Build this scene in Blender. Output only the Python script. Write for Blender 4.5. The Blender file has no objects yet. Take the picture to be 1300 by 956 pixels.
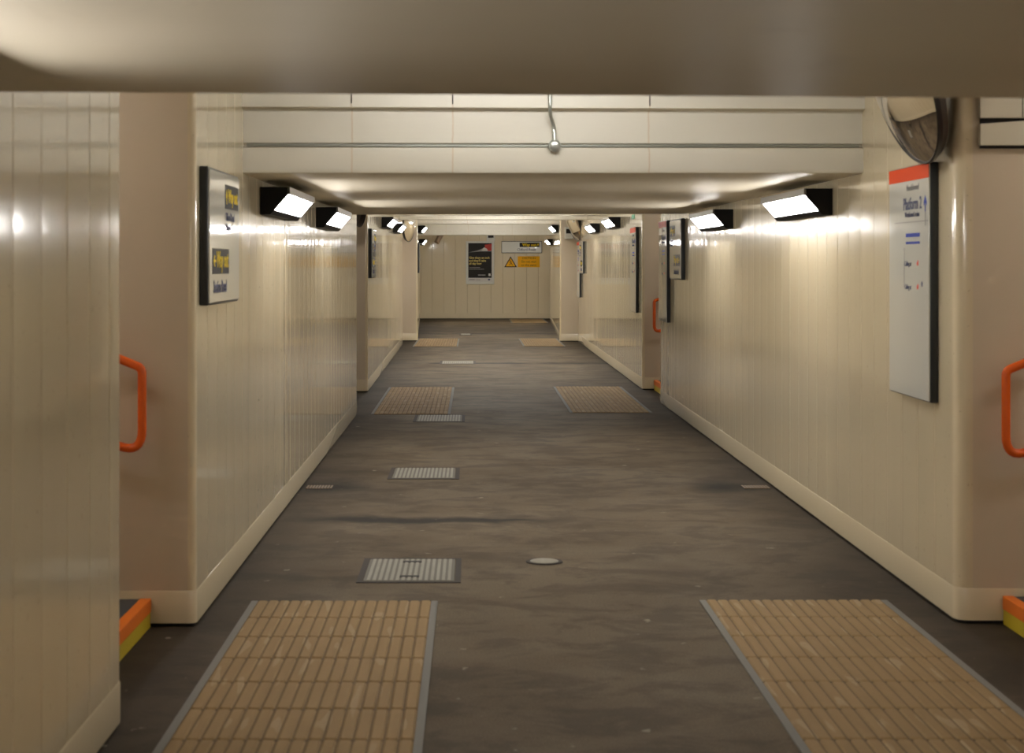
import bpy, bmesh, math, random
from mathutils import Vector, Matrix
random.seed(7)
S = bpy.context.scene
COL = S.collection
F = 2200.0; VX = 600.0; VY = 335.0; EYE = 1.6

# ------------------------------------------------------------------ materials
def mat(name, col, rough=0.5, metal=0.0, coat=0.0, spec=0.5):
    m = bpy.data.materials.new(name); m.use_nodes = True
    b = m.node_tree.nodes['Principled BSDF']
    b.inputs['Base Color'].default_value = (*col, 1)
    b.inputs['Roughness'].default_value = rough
    b.inputs['Metallic'].default_value = metal
    b.inputs['Coat Weight'].default_value = coat
    b.inputs['Coat Roughness'].default_value = 0.05
    b.inputs['Specular IOR Level'].default_value = spec
    return m
def N(m, t, **kw):
    n = m.node_tree.nodes.new(t)
    for k, v in kw.items():
        if k.startswith('i_'): n.inputs[k[2:].replace('_', ' ')].default_value = v
        else: setattr(n, k, v)
    return n
def L(m, a, b): m.node_tree.links.new(a, b)
def geo(m, scale=(1, 1, 1)):
    g = N(m, 'ShaderNodeNewGeometry'); mp = N(m, 'ShaderNodeMapping')
    mp.inputs['Scale'].default_value = scale
    L(m, g.outputs['Position'], mp.inputs['Vector']); return mp.outputs[0]
def noise(m, vec, scale, detail=4, rough=0.5, dist=0.0):
    n = N(m, 'ShaderNodeTexNoise'); n.inputs['Scale'].default_value = scale
    n.inputs['Detail'].default_value = detail; n.inputs['Roughness'].default_value = rough
    n.inputs['Distortion'].default_value = dist
    L(m, vec, n.inputs['Vector']); return n.outputs['Fac']
def ramp(m, fac, stops):
    r = N(m, 'ShaderNodeValToRGB'); e = r.color_ramp.elements
    while len(e) < len(stops): e.new(0.5)
    for i, (p, c) in enumerate(stops):
        e[i].position = p; e[i].color = (*c, 1) if len(c) == 3 else c
    L(m, fac, r.inputs['Fac']); return r.outputs['Color']
def mix(m, fac, a, b, mode='MIX'):
    x = N(m, 'ShaderNodeMix', data_type='RGBA', blend_type=mode)
    for s, v in ((x.inputs[0], fac), (x.inputs[6], a), (x.inputs[7], b)):
        if hasattr(v, 'links'): L(m, v, s)
        else: s.default_value = v if isinstance(v, float) else (*v, 1)
    return x.outputs[2]
def math_(m, op, a, b=None, c=None):
    x = N(m, 'ShaderNodeMath', operation=op)
    for i, v in enumerate((a, b, c)):
        if v is None: continue
        if hasattr(v, 'links'): L(m, v, x.inputs[i])
        else: x.inputs[i].default_value = v
    return x.outputs[0]
def bump(m, h, strength, dist=0.01):
    b = N(m, 'ShaderNodeBump'); b.inputs['Strength'].default_value = strength
    b.inputs['Distance'].default_value = dist
    L(m, h, b.inputs['Height']); L(m, b.outputs[0], m.node_tree.nodes['Principled BSDF'].inputs['Normal'])
def bsdf(m): return m.node_tree.nodes['Principled BSDF']

M = {}
# glossy cream vitreous enamel wall panels
m = M['enamel'] = mat('cream_enamel', (.70, .595, .40), .09, coat=.35)
v = geo(m)
c = mix(m, noise(m, v, .7, 3), (.71, .62, .44), (.64, .55, .38))
spk = ramp(m, noise(m, v, 38, 2), [(.0, (0, 0, 0)), (.70, (0, 0, 0)), (.73, (1, 1, 1)), (1, (1, 1, 1))])
c = mix(m, math_(m, 'MULTIPLY', spk, .3), c, (.3, .23, .15))
L(m, c, bsdf(m).inputs['Base Color'])
rr = N(m, 'ShaderNodeMapRange'); L(m, noise(m, geo(m, (1, 1, .3)), 3, 3), rr.inputs[0])
rr.inputs[3].default_value = .07; rr.inputs[4].default_value = .17
L(m, rr.outputs[0], bsdf(m).inputs['Roughness'])
bump(m, noise(m, geo(m, (1, 1, .12)), 5, 1), .13, .006)
m = M['shaded_enamel'] = mat('shaded_return_enamel', (.55, .47, .39), .3)  # enamel copy with the returns' dimmer, pinker light put into its colour
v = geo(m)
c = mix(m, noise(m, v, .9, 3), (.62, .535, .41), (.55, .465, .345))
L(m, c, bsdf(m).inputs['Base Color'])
M['skirt'] = mat('cream_skirting', (.66, .57, .40), .16, coat=.2)
M['toe'] = mat('toe_gap', (.012, .011, .01), .9)
# painted concrete / steel ceiling
m = M['soffit'] = mat('painted_soffit', (.66, .60, .47), .42)
c = mix(m, noise(m, geo(m), 1.2, 5), (.66, .60, .48), (.56, .50, .39))
L(m, c, bsdf(m).inputs['Base Color']); bump(m, noise(m, geo(m, (1, 1, 1)), 3.5, 4), .25, .02)
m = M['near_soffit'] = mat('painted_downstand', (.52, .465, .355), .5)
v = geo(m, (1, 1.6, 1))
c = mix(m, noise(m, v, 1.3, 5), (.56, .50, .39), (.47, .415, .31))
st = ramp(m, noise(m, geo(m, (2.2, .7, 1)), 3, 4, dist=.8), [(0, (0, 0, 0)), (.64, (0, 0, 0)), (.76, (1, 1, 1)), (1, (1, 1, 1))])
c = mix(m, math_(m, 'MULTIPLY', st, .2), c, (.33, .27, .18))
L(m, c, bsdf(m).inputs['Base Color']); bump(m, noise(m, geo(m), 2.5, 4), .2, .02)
m = M['beam'] = mat('painted_steel_beam', (.72, .69, .60), .38)
v = geo(m)
c = mix(m, noise(m, v, 2.0, 5), (.74, .71, .62), (.64, .605, .51))
sx = N(m, 'ShaderNodeSeparateXYZ'); L(m, v, sx.inputs[0])
rust = None
for x0 in (-.645, -.107, .96):
    d = math_(m, 'ABSOLUTE', math_(m, 'SUBTRACT', math_(m, 'ADD', sx.outputs[0], math_(m, 'MULTIPLY', noise(m, geo(m, (1, 1, 8)), 2, 2), .01)), x0 + .005))
    k = math_(m, 'LESS_THAN', d, .004)
    rust = k if rust is None else math_(m, 'MAXIMUM', rust, k)
c = mix(m, math_(m, 'MULTIPLY', rust, .35), c, (.50, .30, .12))
L(m, c, bsdf(m).inputs['Base Color']); bump(m, noise(m, geo(m, (.4, 1, 2)), 6, 4), .2, .01)
# asphalt floor
m = M['floor'] = mat('worn_asphalt', (.10, .08, .06), .55)
v = geo(m)
big = noise(m, geo(m, (.8, .8, 1)), 1.1, 6, .6, .3)
c = ramp(m, big, [(.22, (.066, .048, .028)), (.45, (.104, .078, .048)), (.62, (.124, .095, .060)), (.85, (.145, .112, .073))])
fine = noise(m, v, 130, 3, .7)
c = mix(m, .55, c, ramp(m, fine, [(.3, (.35, .34, .33)), (.5, (1, 1, 1)), (.72, (1.8, 1.75, 1.7))]), 'MULTIPLY')
blot = ramp(m, noise(m, geo(m, (.9, 1.2, 1)), 2.4, 6, .7, .4), [(0, (1, 1, 1)), (.42, (1, 1, 1)), (.53, (0, 0, 0)), (1, (0, 0, 0))])
c = mix(m, math_(m, 'MULTIPLY', blot, .5), c, (.038, .029, .019))
sp = N(m, 'ShaderNodeSeparateXYZ'); L(m, v, sp.inputs[0])
PX, PY = sp.outputs[0], sp.outputs[1]
wob = math_(m, 'MULTIPLY', math_(m, 'SUBTRACT', noise(m, geo(m, (1, 1, 1)), 2.1, 5), .5), .5)
gate = ramp(m, noise(m, geo(m, (1, .15, 1)), 1.7, 3), [(.34, (0, 0, 0)), (.5, (1, 1, 1))])
for y0, w in ((10.83, .15), (27.9, .25), (39.6, .3)):
    d = math_(m, 'ABSOLUTE', math_(m, 'SUBTRACT', math_(m, 'ADD', PY, wob), y0))
    k = N(m, 'ShaderNodeMapRange'); L(m, d, k.inputs[0]); k.inputs[1].default_value = 0; k.inputs[2].default_value = w
    k.inputs[3].default_value = 1.3; k.inputs[4].default_value = 0
    gt = gate
    if y0 == 10.83:
        gx_ = N(m, 'ShaderNodeMapRange'); L(m, math_(m, 'ABSOLUTE', math_(m, 'ADD', PX, .3)), gx_.inputs[0])
        gx_.inputs[1].default_value = .45; gx_.inputs[2].default_value = 1.0; gx_.inputs[3].default_value = 1; gx_.inputs[4].default_value = 0
        gt = gx_.outputs[0]
    c = mix(m, math_(m, 'MINIMUM', math_(m, 'MULTIPLY', k.outputs[0], gt), .92), c, (.010, .008, .006))
# grime along both walls and round the two corner gullies
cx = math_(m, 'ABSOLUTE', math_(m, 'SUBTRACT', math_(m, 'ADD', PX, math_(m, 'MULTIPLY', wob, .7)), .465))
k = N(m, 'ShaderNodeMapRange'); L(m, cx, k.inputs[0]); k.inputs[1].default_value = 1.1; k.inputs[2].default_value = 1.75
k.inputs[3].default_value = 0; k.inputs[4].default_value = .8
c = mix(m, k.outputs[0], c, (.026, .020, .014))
for gx in (-1.0, 1.78):
    dx = math_(m, 'MULTIPLY', math_(m, 'SUBTRACT', PX, gx), 1.6)
    dy = math_(m, 'SUBTRACT', math_(m, 'ADD', PY, wob), 12.45)
    r2 = math_(m, 'SQRT', math_(m, 'ADD', math_(m, 'MULTIPLY', dx, dx), math_(m, 'MULTIPLY', dy, dy)))
    k = N(m, 'ShaderNodeMapRange'); L(m, r2, k.inputs[0]); k.inputs[1].default_value = .1; k.inputs[2].default_value = .5
    k.inputs[3].default_value = .9; k.inputs[4].default_value = 0
    c = mix(m, k.outputs[0], c, (.010, .008, .005))
pale = ramp(m, noise(m, v, 11, 3, .5), [(0, (0, 0, 0)), (.71, (0, 0, 0)), (.74, (1, 1, 1)), (1, (1, 1, 1))])
c = mix(m, math_(m, 'MULTIPLY', pale, .5), c, (.33, .29, .22))
L(m, c, bsdf(m).inputs['Base Color'])
rr = N(m, 'ShaderNodeMapRange'); L(m, big, rr.inputs[0]); rr.inputs[3].default_value = .78; rr.inputs[4].default_value = .6
L(m, rr.outputs[0], bsdf(m).inputs['Roughness'])
bump(m, noise(m, v, 160, 2), .35, .004)
# tactile paving
m = M['tactile'] = mat('buff_tactile_tile', (.40, .27, .14), .5)
c = mix(m, noise(m, geo(m, (19, 2.5, 1)), 1.0, 1), (.24, .16, .073), (.33, .225, .11))
pl = ramp(m, noise(m, geo(m, (19, 2.5, 1)), 1.3, 0), [(0, (0, 0, 0)), (.66, (0, 0, 0)), (.72, (1, 1, 1)), (1, (1, 1, 1))])
c = mix(m, math_(m, 'MULTIPLY', pl, .5), c, (.42, .33, .21))
c = mix(m, math_(m, 'MULTIPLY', noise(m, geo(m), 30, 4), .35), c, (.2, .14, .075))
L(m, c, bsdf(m).inputs['Base Color'])
M['tactile_base'] = mat('buff_tactile_base', (.12, .08, .04), .7)
M['edging'] = mat('grey_edging', (.19, .185, .17), .6)
m = M['cover'] = mat('worn_galvanised_plate', (.36, .35, .30), .6, .0, spec=.15)
c = mix(m, noise(m, geo(m, (30, 4, 1)), 1, 3), (.19, .182, .15), (.31, .295, .245))
L(m, c, bsdf(m).inputs['Base Color'])
M['cover_dark'] = mat('cover_groove', (.12, .112, .09), .6, spec=.15)
M['cover_frame'] = mat('rusty_frame', (.022, .015, .010), .8)
M['brass'] = mat('brass_grating', (.13, .075, .02), .5, .0)
M['dark'] = mat('dark_slot', (.015, .013, .012), .8)
M['housing'] = mat('black_housing', (.012, .012, .013), .45)
M['hood'] = mat('grey_hood_edge', (.30, .29, .27), .35, .6)
m = M['diffuser'] = mat('lit_diffuser', (.9, .9, .95), .4)
bsdf(m).inputs['Emission Color'].default_value = (1.0, .965, .93, 1)
bsdf(m).inputs['Emission Strength'].default_value = 34
m = M['tube'] = mat('lit_batten_tube', (.9, .9, .95), .4)
bsdf(m).inputs['Emission Color'].default_value = (1.0, .97, .93, 1)
bsdf(m).inputs['Emission Strength'].default_value = 70
m = M['fill_tube'] = mat('passage_fill_tube', (.9, .9, .95), .4)  # glow of the battens added over the passages
bsdf(m).inputs['Emission Color'].default_value = (1.0, .94, .92, 1)
bsdf(m).inputs['Emission Strength'].default_value = 34
M['frame'] = mat('charcoal_sign_frame', (.035, .04, .045), .35)
M['white'] = mat('white_sign_face', (.70, .71, .66), .06, coat=.5)
M['black'] = mat('black_vinyl', (.022, .02, .018), .25)
M['yellow'] = mat('yellow_vinyl', (.85, .62, .01), .35)
M['orange_band'] = mat('orange_vinyl', (.74, .065, .001), .25)
M['ink'] = mat('navy_ink', (.085, .095, .17), .4)
M['blue'] = mat('blue_ink', (.02, .05, .38), .4)
M['grey_ink'] = mat('grey_ink', (.25, .25, .25), .4)
M['red'] = mat('red_ink', (.7, .05, .03), .4)
M['amber'] = mat('amber_sign', (.86, .44, .012), .35)
M['poster_yellow'] = mat('poster_yellow', (.62, .50, .16), .4)
M['poster_grey'] = mat('poster_grey', (.30, .29, .28), .4)
M['poster_white'] = mat('poster_white', (.6, .58, .55), .4)
M['poster_red'] = mat('poster_red', (.45, .06, .05), .4)
M['silver'] = mat('pale_frame', (.62, .62, .56), .3)
M['rail'] = mat('orange_handrail', (.72, .115, .012), .27, coat=.3)
M['nosing'] = mat('orange_nosing', (.72, .17, .02), .5)
M['riser'] = mat('yellow_riser', (.50, .38, .03), .5)
M['tread'] = mat('dark_tread', (.04, .045, .05), .6)
M['galv'] = mat('galvanised_conduit', (.42, .44, .41), .33, .75)
m = M['mirror'] = mat('mirror_dome', (.82, .78, .74), .03, 1.0)
M['mirror_rim'] = mat('mirror_rim', (.02, .018, .018), .35)
M['mirror_back'] = mat('mirror_back', (.035, .025, .02), .35)
M['box_white'] = mat('white_plastic', (.62, .61, .54), .4)
M['brown'] = mat('brown_fitting', (.30, .22, .15), .45)
M['board'] = mat('painted_board', (.56, .52, .40), .5)
M['green'] = mat('green_label', (.05, .40, .25), .4)
M['concrete'] = mat('passage_lining', (.45, .40, .30), .6)

for k in ('black','yellow','orange_band','ink','blue','grey_ink','red','amber','poster_yellow','poster_grey','poster_white','poster_red','frame','housing','rail','nosing','riser'):
    bsdf(M[k]).inputs['Specular IOR Level'].default_value = .12 if k not in ('rail', 'frame') else .35
    if k not in ('rail', 'frame', 'housing'): bsdf(M[k]).inputs['Roughness'].default_value = .5
for k in ('floor','tactile','tactile_base','edging'):
    bsdf(M[k]).inputs['Specular IOR Level'].default_value = .09; bsdf(M[k]).inputs['Roughness'].default_value = .7
# ------------------------------------------------------------------ helpers
def obj(name, bm, material, parent=None, smooth=False):
    me = bpy.data.meshes.new(name)
    bmesh.ops.recalc_face_normals(bm, faces=bm.faces[:])
    bm.to_mesh(me); bm.free()
    for mm in (material if isinstance(material, (list, tuple)) else [material]):
        me.materials.append(mm)
    if smooth:
        for p in me.polygons: p.use_smooth = True
        try: me.set_sharp_from_angle(angle=math.radians(32))
        except Exception: pass
    o = bpy.data.objects.new(name, me); COL.objects.link(o)
    if parent: o.parent = parent
    return o
def thing(name, label, cat, loc=(0, 0, 0), rz=0, group=None):
    o = bpy.data.objects.new(name, None); COL.objects.link(o)
    o.empty_display_size = .1
    o.location = loc; o.rotation_euler = (0, 0, rz); o['label'] = label; o['category'] = cat
    if group: o['group'] = group
    return o
def struct(o): o['kind'] = 'structure'; return o
def box(bm, x0, x1, y0, y1, z0, z1, bev=0, mi=0):
    r = bmesh.ops.create_cube(bm, size=1, matrix=Matrix.Translation(((x0+x1)/2, (y0+y1)/2, (z0+z1)/2)) @
                              Matrix.Diagonal((abs(x1-x0), abs(y1-y0), abs(z1-z0), 1)))
    if bev:
        es = list({e for v in r['verts'] for e in v.link_edges})
        bmesh.ops.bevel(bm, geom=es, offset=bev, segments=2, affect='EDGES', profile=.5)
    if mi:
        for f in {f for v in r['verts'] if v.is_valid for f in v.link_faces}: f.material_index = mi
    return r
def bx(*a, **k):
    bm = bmesh.new(); box(bm, *a, **k); return bm
def prism(bm, pts, axis, a0, a1):
    """extrude a closed 2-D outline; axis 'z': pts=(x,y); 'y': pts=(x,z); 'x': pts=(y,z)"""
    def P(p, a):
        return {'z': (p[0], p[1], a), 'y': (p[0], a, p[1]), 'x': (a, p[0], p[1])}[axis]
    A = [bm.verts.new(P(p, a0)) for p in pts]; B = [bm.verts.new(P(p, a1)) for p in pts]
    n = len(pts)
    for i in range(n):
        bm.faces.new((A[i], A[(i+1) % n], B[(i+1) % n], B[i]))
    bm.faces.new(A); bm.faces.new(B[::-1])
def tube(bm, pts, r, seg=14, close=False):
    pts = [Vector(p) for p in pts]; rings = []
    up = Vector((0, 1, 0)) if abs((pts[1]-pts[0]).normalized().y) < .9 else Vector((0, 0, 1))
    for i, p in enumerate(pts):
        d = (pts[min(i+1, len(pts)-1)] - pts[max(i-1, 0)]).normalized()
        a = d.cross(up).normalized(); b = d.cross(a).normalized()
        rings.append([bm.verts.new(p + r*(math.cos(t)*a + math.sin(t)*b))
                      for t in [2*math.pi*k/seg for k in range(seg)]])
    for i in range(len(rings)-1):
        for k in range(seg):
            bm.faces.new((rings[i][k], rings[i][(k+1) % seg], rings[i+1][(k+1) % seg], rings[i+1][k]))
    bm.faces.new(rings[0]); bm.faces.new(rings[-1][::-1])
def fillet(pts, radii, n=7):
    out = [Vector(pts[0])]
    for i in range(1, len(pts)-1):
        p = Vector(pts[i]); a = (Vector(pts[i-1])-p).normalized(); b = (Vector(pts[i+1])-p).normalized()
        ang = a.angle(b); t = radii[i-1]/math.tan(ang/2)
        p0 = p+a*t; p1 = p+b*t
        for k in range(n+1):
            s = k/n
            out.append((1-s)**2*p0 + 2*s*(1-s)*p + s*s*p1)
    out.append(Vector(pts[-1])); return out
def text_mesh(txt, size, bold, depth):
    c = bpy.data.curves.new('txt', 'FONT'); c.body = txt; c.size = size
    c.extrude = depth; c.offset = bold; c.resolution_u = 2
    t = bpy.data.objects.new('txt', c); COL.objects.link(t)
    me = bpy.data.meshes.new_from_object(t.evaluated_get(bpy.context.evaluated_depsgraph_get()))
    bpy.data.objects.remove(t, do_unlink=True); return me
def lettering(txt, size, u, v, material, parent, w=-.0462, align='LEFT', name='lettering', bold=0.0, sx=1.0, depth=.0006):
    """one mesh per word, laid out as one line"""
    words = txt.split(' ')
    cuts = [max(q.co.x for q in text_mesh(' '.join(words[:k+1]), size, bold, depth).vertices)+.0005*0 for k in range(len(words))]
    full = text_mesh(txt, size, bold, depth)
    off = -cuts[-1]/2 if align == 'CENTER' else 0
    lo = -1e9
    for k, wd in enumerate(words):
        hi = cuts[k]+1e-4 if k < len(words)-1 else 1e9
        bm = bmesh.new(); bm.from_mesh(full)
        kill = [q for q in bm.verts if not (lo < q.co.x <= hi)]
        bmesh.ops.delete(bm, geom=kill, context='VERTS')
        bmesh.ops.transform(bm, matrix=Matrix.Translation((u, w, v)) @ Matrix.Rotation(math.pi/2, 4, 'X') @ Matrix.Diagonal((sx, 1, 1, 1)) @ Matrix.Translation((off, 0, 0)), verts=bm.verts[:])
        o = obj(name, bm, material, parent); lo = hi
    return o
def plate(name, poly, w0, w1, material, parent):
    bm = bmesh.new(); prism(bm, poly, 'y', w0, w1); return obj(name, bm, material, parent)
def rect(u0, u1, v0, v1): return [(u0, v0), (u1, v0), (u1, v1), (u0, v1)]
def arrow(u, v, s, ang):
    base = [(-.08, -.5), (.08, -.5), (.08, .1), (.34, -.14), (.34, .1), (0, .5), (-.34, .1), (-.34, -.14), (-.08, .1)]
    ca, sa = math.cos(ang), math.sin(ang)
    return [(u+s*(x*ca-y*sa), v+s*(x*sa+y*ca)) for x, y in base]

# ------------------------------------------------------------------ walls
def corner(p, d0, d1, r, n=6):
    """round the convex corner at p between incoming direction d0 and outgoing d1"""
    p = Vector((p[0], p[1])); d0 = Vector(d0).normalized(); d1 = Vector(d1).normalized()
    a = p-d0*r; b = p+d1*r
    return [tuple((1-s)**2*a + 2*s*(1-s)*p + s*s*b) for s in [k/n for k in range(n+1)]]
PITCH = .305
def ribbed(p0, p1, normal, pitch=PITCH, start=.06, end=.06, bow=.0011, g=.004, gd=.006):
    """panelled face from p0 to p1: panels bowed by a millimetre or so between V grooves"""
    p0 = Vector(p0); p1 = Vector(p1); n = Vector(normal); d = (p1-p0); ln = d.length; d.normalize()
    out = []; s = start; first = True
    while s < ln-end-.02:
        e = min(s+pitch*(1+random.uniform(-.02, .02)), ln-end)
        if ln-end-e < pitch*.4: e = ln-end
        b = random.uniform(.1, 1.0)*bow*random.choice((1, 1, -1))
        t = random.uniform(-1, 1)*.0006
        for k in range(0, 9):
            f = k/8; q = s+g+(e-s-2*g)*f
            out.append(tuple(p0+d*q+n*(b*4*f*(1-f)+t*(f-.5))))
        if e < ln-end-.001: out.append(tuple(p0+d*e-n*gd))
        s = e
    return out
def wall(name, side, xa, ya, xb, yb, back, ztop=2.85, near=True, far=True, r=.035):
    """side -1 left, +1 right. corridor face (xa,ya)-(xb,yb); returns run out to x=back"""
    nx = Vector((-side, 0)); along = Vector((xb-xa, yb-ya)).normalized()
    out_dir = Vector((side, 0))
    def outline(off):
        o = []
        nrm = Vector((-side*along.y, side*along.x)) if side > 0 else Vector((along.y, -along.x))
        a = Vector((xa, ya)) + nrm*off - along*(off if near else 0)
        b = Vector((xb, yb)) + nrm*off + along*(off if far else 0)
        o.append((back, a.y))
        o += corner(a, (-side, 0), along, r+off) if near else [tuple(a)]
        if off == 0: o += ribbed(a, b, nrm, start=r+.001 if near else 0, end=r+.001 if far else 0)
        o += corner(b, along, (side, 0), r+off) if far else [tuple(b)]
        o.append((back, b.y))
        return o
    bm = bmesh.new(); prism(bm, outline(0), 'z', .016, ztop)
    w = struct(obj(name, bm, [M['enamel'], M['shaded_enamel']], smooth=True))
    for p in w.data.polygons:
        if abs(p.normal.y) > .93 and p.area > .5: p.material_index = 1  # large return faces get the enamel copy with shade in its colour
    # skirting with a small chamfered top edge
    bm = bmesh.new(); A = outline(.0035); B = outline(.001)
    rows = [(A, .016), (A, .152), (B, .158)]
    vs = [[bm.verts.new((p[0], p[1], z)) for p in pl] for pl, z in rows]
    n = len(A)
    for i in range(2):
        for k in range(n-1): bm.faces.new((vs[i][k], vs[i][k+1], vs[i+1][k+1], vs[i+1][k]))
    bm.faces.new(vs[0][::-1]); bm.faces.new(vs[2])
    struct(obj('baseboard_left' if side < 0 else 'baseboard_right', bm, M['skirt'], smooth=True))
    bm = bmesh.new(); prism(bm, outline(-.012), 'z', 0, .03)
    obj('toe_recess', bm, M['toe'], w)
    return w
LX, RX = -1.221, 2.152
wall('wall_left', -1, LX, -3, LX, 6.02, -3.6, near=False)
wall('wall_left', -1, LX, 7.64, LX-.002, 18.3, -3.6)
wall('wall_left', -1, -1.306, 21.6, -1.383, 34.2, -3.6)
wall('wall_left', -1, -1.14, 35.9, -1.535, 50.35, -3.6, far=False)
wall('wall_right', 1, RX, -3, RX, 6.0, 4.6, near=False)
wall('wall_right', 1, RX, 7.7, RX, 19.9, 4.6, r=.07)
wall('wall_right', 1, RX, 22.0, 2.17, 35.66, 4.6, far=False)
wall('wall_right', 1, 1.795, 35.7, 2.24, 50.35, 4.6, far=False)
# end wall
bm = bmesh.new()
o = ribbed((-3.6, 50.35), (4.6, 50.35), (0, -1), pitch=.342, start=.03, end=.03, g=.008, gd=.012)
prism(bm, [(-3.6, 50.35)] + o + [(4.6, 50.35), (4.6, 50.6), (-3.6, 50.6)], 'z', .016, 2.85)
w = struct(obj('wall_back', bm, M['enamel'], smooth=True))
obj('toe_recess', bx(-3.6, 4.6, 50.38, 50.58, 0, .03), M['toe'], w)
struct(obj('baseboard_back', bx(-1.53, 2.23, 50.338, 50.36, .016, .155, bev=.003), M['skirt']))
struct(obj('wall_front', bx(-3.6, 4.6, -3.2, -3.0, 0, 2.85), M['enamel']))
struct(obj('wall_left_outer', bx(-3.75, -3.6, -3.2, 50.6, 0, 2.85), M['concrete']))
struct(obj('wall_right_outer', bx(4.6, 4.75, -3.2, 50.6, 0, 2.85), M['concrete']))
# boards above the passage at the right-hand pillar
o = struct(obj('trim_1', bx(2.252, 3.4, 7.684, 7.699, 2.112, 2.46), M['dark']))
o2 = obj('board', bx(2.242, 3.4, 7.655, 7.684, 2.245, 2.46, bev=.002), M['board'], o)
bm = bmesh.new()
prism(bm, [(2.242, 2.124), (3.4, 2.128), (3.4, 2.243), (2.43, 2.232), (2.242, 2.218)], 'y', 7.65, 7.684)
obj('board', bm, M['board'], o)
obj('board_joint', bx(2.428, 2.4315, 7.6535, 7.656, 2.247, 2.458), M['dark'], o)

# ------------------------------------------------------------------ floor, ceiling
struct(obj('floor', bx(-3.75, 4.75, -3.2, 50.6, -.1, 0), M['floor']))
struct(obj('ceiling', bx(-3.75, 4.75, -3.2, 50.6, 2.85, 3.0), M['beam']))
def cbeam(name, prof, xl, xr, dyl=0, dyr=0, dzl=0, dzr=0, material=None, nseg=1):
    bm = bmesh.new(); n = len(prof); rings = []
    for j in range(nseg+1):
        f = j/nseg
        rings.append([bm.verts.new((xl+(xr-xl)*f, y+dyl+(dyr-dyl)*f, z+dzl+(dzr-dzl)*f)) for y, z in prof])
    for A, B in zip(rings, rings[1:]):
        for i in range(n): bm.faces.new((A[i], A[(i+1) % n], B[(i+1) % n], B[i]))
    bm.faces.new(rings[0]); bm.faces.new(rings[-1][::-1])
    return struct(obj(name, bm, material or M['beam'], smooth=True))
# near downstand over the camera
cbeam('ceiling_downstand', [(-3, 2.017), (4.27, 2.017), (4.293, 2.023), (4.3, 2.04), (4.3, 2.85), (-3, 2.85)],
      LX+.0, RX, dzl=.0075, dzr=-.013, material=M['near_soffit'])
# second beam face (steel section) and the long soffit behind it
Y = 9.372
prof = [(Y+.05, 2.088), (Y+.012, 2.092), (Y, 2.112), (Y, 2.226), (Y+.02, 2.230), (Y+.05, 2.232), (Y+.06, 2.247), (Y+.03, 2.254),
        (Y+.03, 2.42), (Y+.02, 2.432), (Y-.035, 2.44), (Y-.035, 2.85),
        (17.6, 2.85), (17.6, 2.103), (15.22, 2.103), (15.2, 2.097), (13.42, 2.099), (13.4, 2.092)]
cbeam('ceiling_beam', prof, LX-.01, RX+.01, dyl=-.172, dyr=.173, dzl=-.008, dzr=.010, material=M['soffit'])
b = bpy.data.objects['ceiling_beam']
b.data.materials.append(M['beam'])
for p in b.data.polygons:
    c = p.center
    if c.y < 9.62 and abs(p.normal.z) < .95 and c.z > 2.095: p.material_index = 1
# dark plate joints on the top flange
for x in (-.645, -.107, .96):
    f = (x-LX)/(RX-LX); yy = Y-.035-.172+.345*f
    obj('plate_joint', bx(x-.003, x+.003, yy-.0015, yy+.002, 2.455, 2.84), M['dark'], b)
# transverse steel beams of the far half, riveted
def rivet_row(bm, x0, x1, step, y, z, r=.016):
    x = x0
    while x < x1:
        bmesh.ops.create_icosphere(bm, subdivisions=1, radius=r, matrix=Matrix.Translation((x, y, z)) @ Matrix.Diagonal((1, .6, .8, 1)))
        x += step
for y, zb, th in ((20.5, 2.44, .3), (25.0, 2.44, .3), (29.6, 2.425, .35), (32.9, 2.44, .35), (36.6, 2.445, .4)):
    c_ = struct(obj('ceiling_beam', bx(-3.6, 4.6, y, y+th, zb, 2.85, bev=.01), M['beam']))
    bm = bmesh.new(); rivet_row(bm, -1.2, 2.1, .11, y-.002, zb+.045); obj('rivets', bm, M['beam'], c_, smooth=True)
c_ = struct(obj('ceiling_beam', bx(-3.6, 4.6, 42.0, 42.4, 2.318, 2.85, bev=.008), M['beam']))
obj('flange', bx(-3.6, 4.6, 41.9, 42.5, 2.30, 2.32), M['beam'], c_)
obj('flange', bx(-3.6, 4.6, 41.9, 42.5, 2.575, 2.6), M['beam'], c_)
bm = bmesh.new(); rivet_row(bm, -1.3, 2.0, .13, 41.998, 2.40); obj('rivets', bm, M['beam'], c_, smooth=True)

# conduit and junction box on the second beam
def beam_y(x): return Y-.172+.345*(x-LX)/(RX-LX)
t = thing('conduit', 'galvanised conduit run with round junction box along the pale beam face', 'conduit', (0, 0, 0))
jx = .442
bm = bmesh.new(); tube(bm, [(LX+.02, beam_y(LX)+.012, 2.232), (jx-.03, beam_y(jx)+.01, 2.238)], .009, 10)
obj('pipe', bm, M['galv'], t, smooth=True)
bm = bmesh.new(); tube(bm, [(jx+.03, beam_y(jx)+.01, 2.239), (RX-.02, beam_y(RX)+.012, 2.250)], .009, 10)
obj('pipe', bm, M['galv'], t, smooth=True)
yb = beam_y(jx)
pp = fillet([(jx, yb-.012, 2.25), (jx-.002, yb+.005, 2.34), (jx-.022, yb-.035, 2.40), (jx-.026, yb-.05, 2.45), (jx-.026, yb-.05, 2.849)], [.05, .05, .05], 5)
bm = bmesh.new(); tube(bm, pp, .0095, 10); obj('pipe', bm, M['galv'], t, smooth=True)
bm = bmesh.new(); bmesh.ops.create_cone(bm, cap_ends=True, segments=28, radius1=.034, radius2=.032, depth=.05,
      matrix=Matrix.Translation((jx, yb-.02, 2.237)) @ Matrix.Rotation(math.pi/2, 4, 'X'))
jb = obj('junction_box', bm, M['galv'], t, smooth=True)
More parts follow.
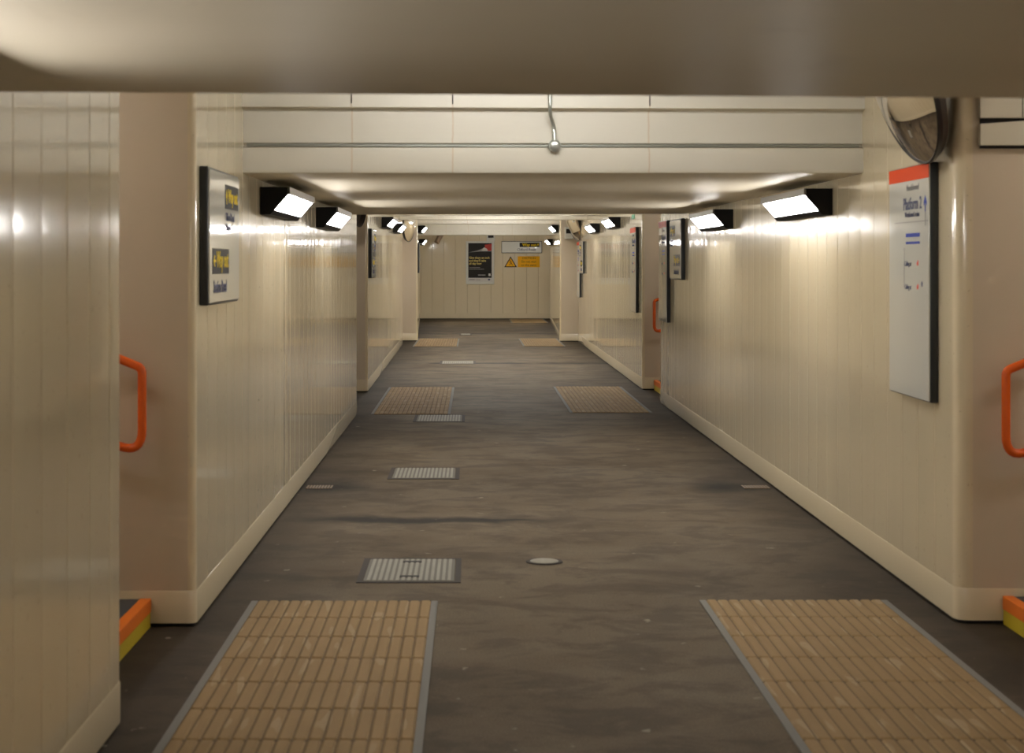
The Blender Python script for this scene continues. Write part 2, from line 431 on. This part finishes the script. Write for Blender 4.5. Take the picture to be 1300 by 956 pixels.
bm = bmesh.new(); bmesh.ops.create_uvsphere(bm, u_segments=20, v_segments=10, radius=.031,
      matrix=Matrix.Translation((jx, yb-.046, 2.237)) @ Matrix.Diagonal((1, .35, 1, 1)))
obj('lid', bm, M['galv'], jb, smooth=True)

# ------------------------------------------------------------------ wall lamps
def lamp_proto():
    t = thing('wall_lamp', '', 'lamp')
    # local: wall at x=0, projects to +x, length along +y, z relative to lamp bottom
    ln = 1.55
    def outline(g=0): return [(0, 0), (.06, 0), (.168, .122), (.168, .158), (0, .158)]
    bm = bmesh.new()
    # shell: back, top and bottom, open in front
    prism(bm, [(0, 0), (.06, 0), (.082, .024), (.078, .032), (.055, .012), (.01, .012), (.01, .142), (.150, .146), (.160, .150), (.158, .158), (0, .158)], 'y', .012, ln-.012)
    obj('housing', bm, M['housing'], t)
    for y0, y1 in ((0, .014), (ln-.014, ln)):
        bm = bmesh.new(); prism(bm, outline(), 'y', y0, y1); obj('end_cap', bm, M['housing'], t)
    bm = bmesh.new(); prism(bm, [(.074, .030), (.079, .026), (.158, .117), (.153, .121)], 'y', .02, ln-.02)
    obj('diffuser', bm, M['diffuser'], t)
    bm = bmesh.new(); prism(bm, [(.156, .118), (.160, .1165), (.172, .118), (.172, .158), (.160, .160)], 'y', 0, ln)
    obj('hood_edge', bm, M['hood'], t)
    return t
lamp0 = lamp_proto(); used = [False]
def copy_tree(o, parent=None):
    c = o.copy(); COL.objects.link(c)
    if parent: c.parent = parent
    for ch in list(o.children): copy_tree(ch, c)
    return c
def put_lamp(side, x, y, z, label, tilt=0):
    o = lamp0 if not used[0] else copy_tree(lamp0)
    used[0] = True
    if side < 0: o.location = (x, y, z); o.rotation_euler = (0, 0, tilt)
    else: o.location = (x, y+1.55, z); o.rotation_euler = (0, 0, math.pi+tilt)
    o['label'] = label; o['group'] = 'wedge wall lamps under the soffit'
    o.name = 'wall_lamp'
LAMPS = [
 (-1, LX, 9.95, 1.884, 'lit wedge lamp on left wall, the one nearest the dark-framed sign'),
 (-1, LX, 13.5, 1.884, 'lit wedge lamp on left wall, the farther of the two under the low soffit'),
 (-1, -1.327, 25.3, 2.13, 'lit wedge lamp on the left wall between the two left mirrors, nearer one'),
 (-1, -1.352, 29.4, 2.13, 'lit wedge lamp on the left wall, farther of the two between the left mirrors'),
 (-1, -1.192, 37.6, 2.275, 'lit wedge lamp in front of the riveted far beam at its left end'),
 (-1, -1.40, 45.4, 2.095, 'lit wedge lamp on left wall beneath the riveted far beam'),
 (1, RX, 10.36, 1.893, 'largest lit wedge lamp, on right wall nearest the camera'),
 (1, RX, 14.3, 1.893, 'lit wedge lamp on right wall beside the wall signs'),
 (1, 2.156, 25.3, 2.13, 'lit wedge lamp on the right wall past the doorway, nearer of a pair'),
 (1, 2.161, 29.4, 2.13, 'lit wedge lamp on the right wall past the doorway, farther of a pair'),
 (1, 1.865, 37.2, 2.28, 'lit wedge lamp in front of the riveted far beam at its right end'),
 (1, 2.10, 45.0, 2.09, 'lit wedge lamp by the right corner of the end wall'),
 (-1, LX, 2.15, 1.81, 'wedge lamp on the near left wall, beside the camera'),
 (-1, LX, -2.0, 1.81, 'added fill lamp on the left wall behind the camera, unseen'),  # this and the next are unseen, added to light the pillar fronts
 (1, RX, -2.0, 1.81, 'added fill lamp on the right wall behind the camera, unseen'),
]
for a in LAMPS: put_lamp(*a)
# ceiling batten in the bay between the two beams, fed by the conduit
t = thing('ceiling_batten', 'slim ceiling batten lamp in the bay fed by the conduit', 'lamp', (.42, 7.9, 2.85))
obj('body', bx(-.75, .75, -.04, .04, -.05, 0, bev=.004), M['box_white'], t)
bm = bmesh.new(); tube(bm, [(-.72, 0, -.072), (.72, 0, -.072)], .02, 12); obj('lamp_tube', bm, M['tube'], t, smooth=True)

for x_, y_, lab in ((-2.75, 6.75, 'added unseen fill batten over the near left stairs'), (3.6, 6.75, 'added unseen fill batten over the near right stairs'),
                    (-2.75, 19.9, 'added unseen fill batten over the middle left stairs'), (3.6, 20.9, 'added unseen fill batten over the middle right stairs'),
                    (-2.75, 35.1, 'added unseen fill batten over the far left passage')):
    o = copy_tree(t); o.location = (x_, y_, 2.85); o['label'] = lab; o.rotation_euler = (0, 0, 0); o['group'] = 'added passage fill battens'  # out of view, added to brighten the returns beside the stairs
    for ch in o.children:
        if ch.name.startswith('lamp_tube'): ch.data = ch.data.copy(); ch.data.materials[0] = M['fill_tube']
for y_, lab in ((23.3, 'added unseen fill batten in the bay past the middle doorways'), (27.6, 'added unseen fill batten in the second bay of the far half'),
                (31.6, 'added unseen fill batten in the third bay of the far half'), (35.2, 'added unseen fill batten in the bay by the far mirrors'),
                (39.6, 'added unseen fill batten in the bay before the riveted far beam'), (46.2, 'added unseen fill batten nearest the end wall, behind the riveted beam')):
    o = copy_tree(t); o.location = (.42, y_, 2.85); o['label'] = lab; o['group'] = 'added fill battens of the far half'  # hidden above the soffit line, added to brighten the far half
# ------------------------------------------------------------------ signs
def frame_box(t, wd, ht, dp, fm, facem, rim=.012):
    bm = bmesh.new(); box(bm, 0, wd, -dp+.006, 0, 0, ht, bev=.006); obj('frame', bm, fm, t, smooth=True)
    bm = bmesh.new(); box(bm, rim, wd-rim, -dp, -dp+.008, rim, ht-rim, bev=.0015); return obj('face_panel', bm, facem, t)
def wide_sign(loc, rz, label, flip, station):
    wd, ht, dp = 1.0, .625, .045
    t = thing('way_out_sign', label, 'sign', loc, rz, 'wide way out signs')
    f = frame_box(t, wd, ht, dp, M['frame'], M['white'])
    def U(a, b): return (a, b) if not flip else (1-b, 1-a)
    w = -dp-.0012
    a, b = U(.09, .62)
    p1 = plate('direction_panel', rect(a, b, .14, .258), w, -dp+.001, M['black'], t)
    lettering('Way out', .105, a+.125 if not flip else a+.03, .172, M['yellow'], p1, w-.0006, sx=1.0, bold=.002)
    plate('arrow', arrow(a+.065 if not flip else b-.055, .2, .075, math.pi/2 if not flip else -math.pi/2), w-.001, w+.0005, M['yellow'], p1)
    lettering(station, .082, a+.03, .055, M['ink'], t, w, bold=.001, name='lettering')
    a, b = U(.49, .94)
    p2 = plate('direction_panel', rect(a, b, .45, .565), w, -dp+.001, M['black'], t)
    lettering('Way out', .09, a+.10, .482, M['yellow'], p2, w-.0006, bold=.002)
    plate('arrow', arrow(a+.05, .507, .07, 0), w-.001, w+.0005, M['yellow'], p2)
    lettering('Clifford Road', .058, a, .392, M['ink'], t, w, name='lettering')
    lettering('Platform 1', .05, a+.02, .345, M['ink'], t, w, name='lettering')
    return t
R90 = math.pi/2
wide_sign((LX, 7.74, 1.413), R90, 'dark-framed white way out sign reading Station Road, nearest on left wall', False, 'Station Road')
wide_sign((-1.307, 21.78, 1.42), R90+.006, 'dark-framed way out sign on left wall beside the pillar with black mirror', False, 'Station Road')
wide_sign((-1.145, 36.06, 1.41), R90+.027, 'thin edge-on dark sign on left wall behind the farthest left pillar', False, 'Station Road')
wide_sign((RX, 18.55, 1.437), -R90, 'way out sign on right wall between the second lamp and tall orange-topped sign', True, 'Station Road')
wide_sign((2.167, 34.45, 1.41), -R90, 'small far way out sign on right wall below the far right mirror', True, 'Station Road')
def tall_sign(loc, rz, label):
    wd, ht, dp = .765, 1.115, .045
    t = thing('platform_sign', label, 'sign', loc, rz, 'tall platform signs')
    frame_box(t, wd, ht, dp, M['frame'], M['white'], rim=.006)
    w = -dp-.0012
    plate('orange_band', rect(.0, wd-.004, ht-.072, ht-.006), w, -dp+.001, M['orange_band'], t)
    lettering('Northbound', .046, .35, .995, M['grey_ink'], t, w, name='lettering')
    lettering('Platform 2', .082, .29, .905, M['ink'], t, w, bold=.0012, name='lettering')
    lettering('Westbound trains', .038, .32, .868, M['ink'], t, w, name='lettering')
    plate('arrow', arrow(.70, .925, .075, 0), w, -dp+.001, M['blue'], t)
    plate('arrow_tail', rect(.697, .703, .82, .89), w, -dp+.001, M['grey_ink'], t)
    plate('dividing_line', rect(.12, .755, .842, .846), w, -dp+.001, M['grey_ink'], t)
    plate('route_bar', rect(.34, .60, .772, .79), w, -dp+.001, M['blue'], t)
    plate('route_bar', rect(.34, .60, .738, .750), w, -dp+.001, M['blue'], t)
    plate('route_line', rect(.305, .309, .53, .72), w, -dp+.001, M['grey_ink'], t)
    for v_ in (.645, .533):
        lettering('Calling at', .034, .315, v_-.012, M['ink'], t, w, name='lettering')
        lettering('all', .03, .55, v_-.008, M['red'], t, w, name='lettering', bold=.002)
    plate('dot', [(.64+.014*math.cos(k*.7854), .548+.014*math.sin(k*.7854)) for k in range(8)], w, -dp+.001, M['ink'], t)
    return t
tall_sign((RX, 8.765, .957), -R90, 'tall white Platform 2 sign with orange top, nearest on right wall')
tall_sign((RX, 19.62, .96), -R90, 'tall orange-topped sign on right wall beyond the way out sign')
tall_sign((2.153, 23.2, .965), -R90, 'tall edge-on orange-topped sign just past the second right doorway')
tall_sign((2.168, 35.3, .93), -R90, 'tall far sign on right wall partly behind the small way out sign')

# end wall signs
def px(x, D): return (x-VX)*D/F
def pz(y, D): return EYE+(VY-y)*D/F
D = 50.34
t = thing('poster_frame', 'black poster in pale silver frame on the cream end wall', 'poster', (px(591.4, D), D, pz(360.8, D)))
wd, ht = px(627.4, D)-px(591.4, D), pz(306.3, D)-pz(360.8, D)
bm = bmesh.new()
for a in ((0, wd, 0, .07), (0, wd, ht-.05, ht), (0, .06, .07, ht-.05), (wd-.06, wd, .07, ht-.05)):
    box(bm, a[0], a[1], -.05, 0, a[2], a[3], bev=.006)
obj('frame', bm, M['silver'], t)
obj('paper', bx(.05, wd-.05, -.03, -.002, .06, ht-.04), M['poster_white'], t)
b0, b1, v0, v1 = .072, wd-.075, .185, ht-.055
pb = plate('printed_panel', rect(b0, b1, v0, v1), -.033, -.028, M['black'], t)
plate('photo_patch', [(b0, v1-.27), (b0+.25, v1-.22), (b0+.38, v1-.17), (b1, v1-.02), (b1, v1-.24), (b0+.35, v1-.24)], -.0345, -.032, M['poster_grey'], pb)
plate('photo_patch', [(b1-.2, v1-.05), (b1, v1-.02), (b1, v1-.22), (b1-.12, v1-.23), (b1-.19, v1-.15)], -.0355, -.033, M['poster_red'], pb)
plate('photo_patch', [(b1-.30, v1-.22), (b1-.22, v1-.12), (b1-.14, v1-.16), (b1-.1, v1-.225)], -.0362, -.033, M['poster_white'], pb)
for s_, v_ in (('Give them an inch', .86), ('and they\'ll take', .775), ('all day long', .69)):
    lettering(s_, .088, b0+.02, v_-.12, M['poster_yellow'], pb, -.0336, sx=.92, bold=.003)
plate('small_print', rect(b0+.03, b0+.34, .475, .49), -.034, -.032, M['poster_grey'], pb)
plate('small_print', rect(b0+.02, b0+.46, .43, .445), -.034, -.032, M['poster_grey'], pb)
plate('small_print', rect(b0+.28, b0+.5, .25, .28), -.034, -.032, M['poster_grey'], pb)
plate('emblem', rect(b1-.09, b1-.03, .24, .31), -.034, -.032, M['poster_white'], pb)
plate('footer_mark', rect(.1, .26, .12, .145), -.032, -.029, M['grey_ink'], t)
plate('footer_mark', rect(.28, .42, .12, .135), -.032, -.029, M['grey_ink'], t)
plate('footer_mark', [(wd-.15+.035*math.cos(k*.5236), .135+.025*math.sin(k*.5236)) for k in range(12)], -.032, -.029, M['ink'], t)

t = thing('way_out_sign', 'wide white way out sign reading Clifford Road on the end wall', 'sign', (px(636.6, D), D, pz(321.3, D)))
wd, ht = px(688, D)-px(636.6, D), pz(306.2, D)-pz(321.3, D)
frame_box(t, wd, ht, .06, M['frame'], M['white'], rim=.014)
u0, u1 = px(659.5, D)-px(636.6, D), px(684.7, D)-px(636.6, D)
p = plate('direction_panel', rect(u0, u1, .175, .30), -.062, -.059, M['black'], t)
lettering('Way out', .112, u0+.085, .202, M['yellow'], p, -.0626, bold=.003, sx=1.0)
plate('arrow', arrow(u1-.05, .237, .085, -math.pi/4), -.0635, -.0615, M['yellow'], p)
lettering('Clifford Road', .10, u0-.075, .067, M['ink'], t, -.0612, name='lettering', bold=.001)
# warning triangle and caution plate
t = thing('warning_triangle', 'yellow triangular slip warning sign beside the caution plate', 'sign', (px(648.2, D), D+.009, pz(339.4, D)))
def tri(s, dz): return [(-s, dz), (s, dz), (0, dz+s*1.72)]
plate('border', tri(.185, .003), -.006, 0, M['black'], t)
plate('panel', tri(.142, .028), -.009, -.004, M['amber'], t)
fg = bmesh.new()
for a, b, w_ in (((-.01, .185), (.02, .125), .016), ((.02, .125), (-.02, .085), .014), ((.02, .125), (.05, .07), .014), ((.05, .07), (.075, .06), .01),
                 ((0, .16), (-.045, .13), .009), ((.0, .165), (.04, .16), .009), ((-.02, .085), (-.045, .07), .01)):
    d = Vector((b[0]-a[0], b[1]-a[1])).normalized(); nn = Vector((-d.y, d.x))*w_/2
    prism(fg, [(a[0]+nn.x, a[1]+nn.y), (a[0]-nn.x, a[1]-nn.y), (b[0]-nn.x, b[1]-nn.y), (b[0]+nn.x, b[1]+nn.y)], 'y', -.0105, -.0085)
prism(fg, [(-.02+.014*math.cos(k*.7854), .205+.014*math.sin(k*.7854)) for k in range(8)], 'y', -.0105, -.0085)
obj('falling_figure', fg, M['black'], t)
t = thing('caution_sign', 'rectangular amber caution plate below the Clifford Road sign', 'sign', (px(657.2, D), D, pz(339.3, D)))
wd, ht = px(685.2, D)-px(657.2, D), pz(325.3, D)-pz(339.3, D)
obj('plate', bx(0, wd, -.008, 0, 0, ht, bev=.002), M['amber'], t)
for s_, v_ in (('CAUTION', .235), ('Do not wait', .135), ('on the stairs', .035)):
    lettering(s_, .092, wd/2, v_, M['black'], t, -.0086, align='CENTER', sx=.95)
# small white boxes with black slot
def slot_box(loc, w_, h_, label):
    t = thing('electrical_box', label, 'electrical box', loc)
    obj('casing', bx(-w_/2, w_/2, -.09, 0, 0, h_, bev=.006), M['box_white'], t)
    obj('dark_window', bx(-w_*.34, w_*.34, -.094, -.088, h_*.45, h_*.82, bev=.002), M['black'], t)
    obj('lower_lip', bx(-w_*.5, w_*.5, -.11, -.088, h_*.0, h_*.13, bev=.003), M['box_white'], t)
slot_box((px(623, D), D, pz(306.6, D)), .235, .235, 'white box with dark window above the black poster')
slot_box((px(722, 35.69), 35.69, pz(303.5, 35.69)), .17, .25, 'white box with dark slot behind the far right mirror')
# brown tilted cylinder under the far beam
t = thing('ceiling_fitting', 'small brown tilted cylinder fixed high on the end wall at left', 'fitting', (px(557, 49.6), 49.6, 2.30))
bm = bmesh.new(); tube(bm, [(-.06, 0, -.09), (.06, .1, .14)], .075, 18); obj('body', bm, M['brown'], t, smooth=True)
bm = bmesh.new(); tube(bm, [(.04, .06, .09), (.07, .74, .16)], .02, 10); obj('bracket', bm, M['galv'], t, smooth=True)

# ------------------------------------------------------------------ convex mirrors
def mirror(center, normal, R, anchor, label):
    t = thing('convex_mirror', label, 'mirror', center, 0, 'round convex corner mirrors')
    n = Vector(normal).normalized(); q = n.to_track_quat('Z', 'Y').to_matrix().to_4x4()
    def lathe(prof, seg=56):
        bm = bmesh.new(); rings = []
        for r, z in prof:
            if r == 0: rings.append([bm.verts.new((0, 0, z))])
            else: rings.append([bm.verts.new((r*math.cos(2*math.pi*k/seg), r*math.sin(2*math.pi*k/seg), z)) for k in range(seg)])
        for A, B in zip(rings, rings[1:]):
            for k in range(seg):
                a = A[k % len(A)]; b = A[(k+1) % len(A)]; c = B[(k+1) % len(B)]; d = B[k % len(B)]
                vs = []
                for v_ in (a, b, c, d):
                    if v_ not in vs: vs.append(v_)
                if len(vs) > 2: bm.faces.new(vs)
        bmesh.ops.transform(bm, matrix=q, verts=bm.verts[:]); return bm
    h = R*.24; Rs = (R*R+h*h)/(2*h)
    dome = [(R*k/14, math.sqrt(Rs*Rs-(R*k/14)**2)-(Rs-h)) for k in range(15)]
    obj('dome', lathe(dome), M['mirror'], t, smooth=True)
    obj('rim', lathe([(R-.006, .004), (R+.001, .009), (R+.007, .004), (R+.007, -.014), (R-.006, -.014)]), M['mirror_rim'], t, smooth=True)
    obj('back_shell', lathe([(R+.003, -.012), (R*.96, -.05), (R*.75, -.085), (0, -.10)]), M['mirror_back'], t, smooth=True)
    a = Vector(anchor)-Vector(center)
    s = -n*.095
    bm = bmesh.new(); tube(bm, fillet([s, s-n*.06, a], [.02], 4), .014, 10); obj('bracket', bm, M['galv'], t, smooth=True)
    bm = bmesh.new(); bmesh.ops.create_uvsphere(bm, u_segments=12, v_segments=8, radius=.03, matrix=Matrix.Translation(a)); obj('fixing', bm, M['galv'], t, smooth=True)
    return t
mirror((1.962, 7.93, 2.425), (-.95, -.07, -.31), .38, (2.15, 8.1, 2.55), 'largest round mirror, on right wall above the Platform 2 sign')
mirror((-1.36, 21.2, 2.455), (.96, .27, -.05), .40, (-1.40, 21.6, 2.55), 'dark-backed round mirror on left pillar, seen from behind')
mirror((-1.30, 35.55, 2.455), (.96, -.26, -.03), .40, (-1.33, 35.9, 2.55), 'round mirror with dark rim on the farthest left pillar')
mirror((2.03, 35.1, 2.455), (-.93, -.22, -.28), .40, (2.1, 35.69, 2.6), 'far brown-looking round mirror on the right pillar')
# green label high on right wall
t = thing('wall_label', 'tiny green label high on right wall near the second doorway', 'label', (2.152, 23.4, 2.20), -R90)
obj('plate', bx(0, .35, -.006, 0, 0, .06), M['green'], t)

# ------------------------------------------------------------------ stairs + handrails
def stairs(side, x0, y0, y1, label, n=7):
    t = thing('staircase', label, 'staircase', (x0, (y0+y1)/2, 0))
    hy = (y1-y0)/2-.006; going, rise = .30, .125
    for k in range(n):
        a = side*going*k; b = side*(going*(k+1)+.0 if k < n-1 else 2.0*(1)+.0)
        if k == n-1: b = a+side*.25
        z0, z1 = rise*k, rise*(k+1)
        bm = bmesh.new(); box(bm, min(a, b), max(a, b), -hy, hy, 0, z1-.002)
        st = obj('step', bm, M['tread'], t)
        bm = bmesh.new(); box(bm, min(a-side*.006, a), max(a-side*.006, a), -hy, hy, z0+.001, z1-.055); obj('riser_strip', bm, M['riser'], st)
        bm = bmesh.new(); box(bm, min(a-side*.010, a+side*.04), max(a-side*.010, a+side*.04), -hy, hy, z1-.058, z1+.002, bev=.004); obj('nosing', bm, M['nosing'], st)
    return t
stairs(-1, -1.425, 6.02, 7.64, 'orange-nosed steps in left doorway beside the near left pillar')
stairs(1, 2.362, 6.0, 7.70, 'orange-nosed steps in the right doorway at the frame edge')
stairs(1, 2.31, 19.9, 22.0, 'orange and yellow step in the far right doorway')
def handrail(side, x, y, zt, zb, wy, label):
    t = thing('handrail', label, 'handrail', (x, y, zb), 0, 'orange stair handrails')
    dx = side*1.7; s = .41
    pts = fillet([(dx, 0, zt-zb+abs(dx)*s), (0, 0, zt-zb), (0, 0, 0), (dx, 0, abs(dx)*s)], [.035, .075], 8)
    bm = bmesh.new(); tube(bm, pts, .0195, 16); obj('tube', bm, M['rail'], t, smooth=True)
    for xx, dz in ((dx*.35, zt-zb), (dx*.35, 0), (dx*.9, zt-zb), (dx*.9, 0)):
        zz = dz+abs(xx)*s
        bm = bmesh.new(); tube(bm, [(xx, wy-y, zz), (xx, 0, zz)], .01, 8); 
        bmesh.ops.create_cone(bm, cap_ends=True, segments=16, radius1=.035, radius2=.035, depth=.008, matrix=Matrix.Translation((xx, wy-y-.006, zz)) @ Matrix.Rotation(R90, 4, 'X'))
        obj('bracket', bm, M['rail'], t, smooth=True)
handrail(-1, -1.442, 7.56, 1.145, .765, 7.64, 'orange tubular handrail in the near left doorway')
handrail(1, 2.345, 7.62, 1.13, .735, 7.70, 'orange tubular handrail at the right frame edge')
handrail(1, 2.297, 21.92, 1.13, .72, 22.0, 'small far orange handrail beside the second right doorway')

# ------------------------------------------------------------------ tactile mats
def mat_(x0, x1, y0, y1, label, seed):
    rnd = random.Random(seed)
    t = thing('tactile_paving', label, 'tactile paving', (x0, y0, 0), 0, 'ribbed buff tactile paving mats')
    W, H = x1-x0, y1-y0; e = .03
    obj('base', bx(e, W-e, 0, H, .0, .004), M['tactile_base'], t)
    bm = bmesh.new(); nb = 16; p = (W-2*e)/nb; rows = max(1, round(H/.4)); rl = H/rows
    for r in range(rows):
        for k in range(nb):
            cx_ = e+p*(k+.5); hw = p*.45; a = r*rl+.004; b = (r+1)*rl-.004
            z0, z1 = .004, .0095+rnd.uniform(-.0008, .0008); c = .012
            lo = [(cx_-hw, a+c), (cx_-hw+c, a), (cx_+hw-c, a), (cx_+hw, a+c), (cx_+hw, b-c), (cx_+hw-c, b), (cx_-hw+c, b), (cx_-hw, b-c)]
            hi = [((x-cx_)*.72+cx_, min(max(y, a+.008), b-.008)) for x, y in lo]
            A = [bm.verts.new((x, y, z0)) for x, y in lo]; B = [bm.verts.new((x, y, z1)) for x, y in hi]
            for i in range(8): bm.faces.new((A[i], A[(i+1) % 8], B[(i+1) % 8], B[i]))
            bm.faces.new(B)
    obj('ribs', bm, M['tactile'], t)
    obj('edging', bx(0, e, -.0, H, 0, .006), M['edging'], t)
    obj('edging', bx(W-e, W, -.0, H, 0, .006), M['edging'], t)
mat_(-1.045, -.165, 4.2, 8.2, 'buff ribbed mat on the floor, nearest on the left', 1)
mat_(1.075, 1.965, 4.2, 8.22, 'buff ribbed mat on the floor, nearest on the right', 2)
mat_(-1.08, -.235, 18.4, 22.4, 'buff ribbed mat on the floor left of the middle distance, touching a metal cover', 3)
mat_(1.045, 1.93, 18.6, 22.5, 'buff ribbed mat on the floor right of the middle distance', 4)
mat_(-1.16, -.28, 33.5, 37.0, 'small far buff mat on the left, before the last left pillar', 5)
mat_(.98, 1.80, 33.6, 37.0, 'small far buff mat on the right, before the last right pillar', 6)
mat_(1.05, 2.05, 46.9, 50.3, 'farthest buff mat on the floor against the end wall', 7)

# ------------------------------------------------------------------ floor covers
def cover(x0, x1, y0, y1, label, slots=True):
    t = thing('access_cover', label, 'floor cover', ((x0+x1)/2, (y0+y1)/2, 0), 0, 'ribbed metal access covers')
    w, h = (x1-x0)/2, (y1-y0)/2
    bm = bmesh.new()
    for a in ((-w-.03, w+.03, -h-.035, -h), (-w-.03, w+.03, h, h+.035), (-w-.03, -w, -h, h), (w, w+.03, -h, h)):
        box(bm, a[0], a[1], a[2], a[3], 0, .003)
    obj('frame', bm, M['cover_frame'], t)
    bm = bmesh.new(); box(bm, -w+.004, w-.004, -h+.004, h-.004, 0, .004)
    n = 15
    for k in range(n):
        x = -w+.014+(2*w-.028)*(k+.5)/n; q = (2*w-.028)/n*.27
        box(bm, x-q, x+q, -h+.012, h-.012, .004, .0065, mi=1)
    pl_ = obj('plate', bm, [M['cover_dark'], M['cover']], t)
    if slots:
        for y in (-h*.62, h*.72):
            obj('lifting_slot', bx(-.05, .05, y-.022, y+.022, .004, .0072, bev=.001), M['dark'], t)
cover(-.555, -.09, 8.72, 9.37, 'nearest ribbed metal floor cover with two lifting slots')
cover(-.605, -.13, 12.9, 13.55, 'second ribbed metal floor cover, in the open floor beyond the nearest', False)
cover(-.575, -.11, 17.56, 18.30, 'ribbed metal floor cover touching the middle left buff mat', False)
cover(-.50, .02, 27.7, 28.5, 'thin far ribbed metal floor cover beyond the middle mats', False)
cover(-.27, -.05, 38.9, 39.7, 'farthest small metal floor cover near the end of the floor', False)
t = thing('round_cover', 'small round metal cap set in the asphalt right of centre', 'floor cover', (.385, 9.3, 0))
bm = bmesh.new(); bmesh.ops.create_cone(bm, cap_ends=True, segments=36, radius1=.10, radius2=.096, depth=.006, matrix=Matrix.Translation((0, 0, .003))); obj('rim', bm, M['cover_frame'], t)
bm = bmesh.new(); bmesh.ops.create_cone(bm, cap_ends=True, segments=36, radius1=.078, radius2=.07, depth=.004, matrix=Matrix.Translation((0, 0, .0075))); obj('lid', bm, M['cover'], t)
def gully(x0, x1, y, label):
    t = thing('drain_grating', label, 'drain', ((x0+x1)/2, y, 0))
    w = (x1-x0)/2
    obj('tray', bx(-w, w, -.09, .09, 0, .002), M['dark'], t)
    bm = bmesh.new(); n = 9
    for k in range(n):
        x = -w+2*w*(k+.5)/n; box(bm, x-w/n*.6, x+w/n*.6, -.085, .085, .002, .006)
    obj('bars', bm, M['brass'], t)
gully(-1.19, -1.0, 12.4, 'small brass drain grating against the left wall')
gully(1.93, 2.12, 12.4, 'small brass drain grating against the right wall')

# ------------------------------------------------------------------ camera, world
cam = bpy.data.cameras.new('camera'); co = bpy.data.objects.new('camera', cam); COL.objects.link(co)
co.location = (0, 0, EYE); co.rotation_euler = (R90, 0, 0)
cam.sensor_width = 36; cam.lens = F/1300*36
cam.shift_x = (650-VX)/1300; cam.shift_y = -(478-VY)/1300
cam.clip_start = .05; cam.clip_end = 200
cam.dof.use_dof = True; cam.dof.focus_distance = 24; cam.dof.aperture_fstop = 5.6
S.camera = co
w = bpy.data.worlds.new('World'); S.world = w; w.use_nodes = True
w.node_tree.nodes['Background'].inputs[0].default_value = (.9, .95, 1, 1)
w.node_tree.nodes['Background'].inputs[1].default_value = .02
S.view_settings.view_transform = 'Standard'; S.view_settings.look = 'None'
S.view_settings.exposure = 0.55; S.view_settings.gamma = 1
S.view_settings.use_curve_mapping = False
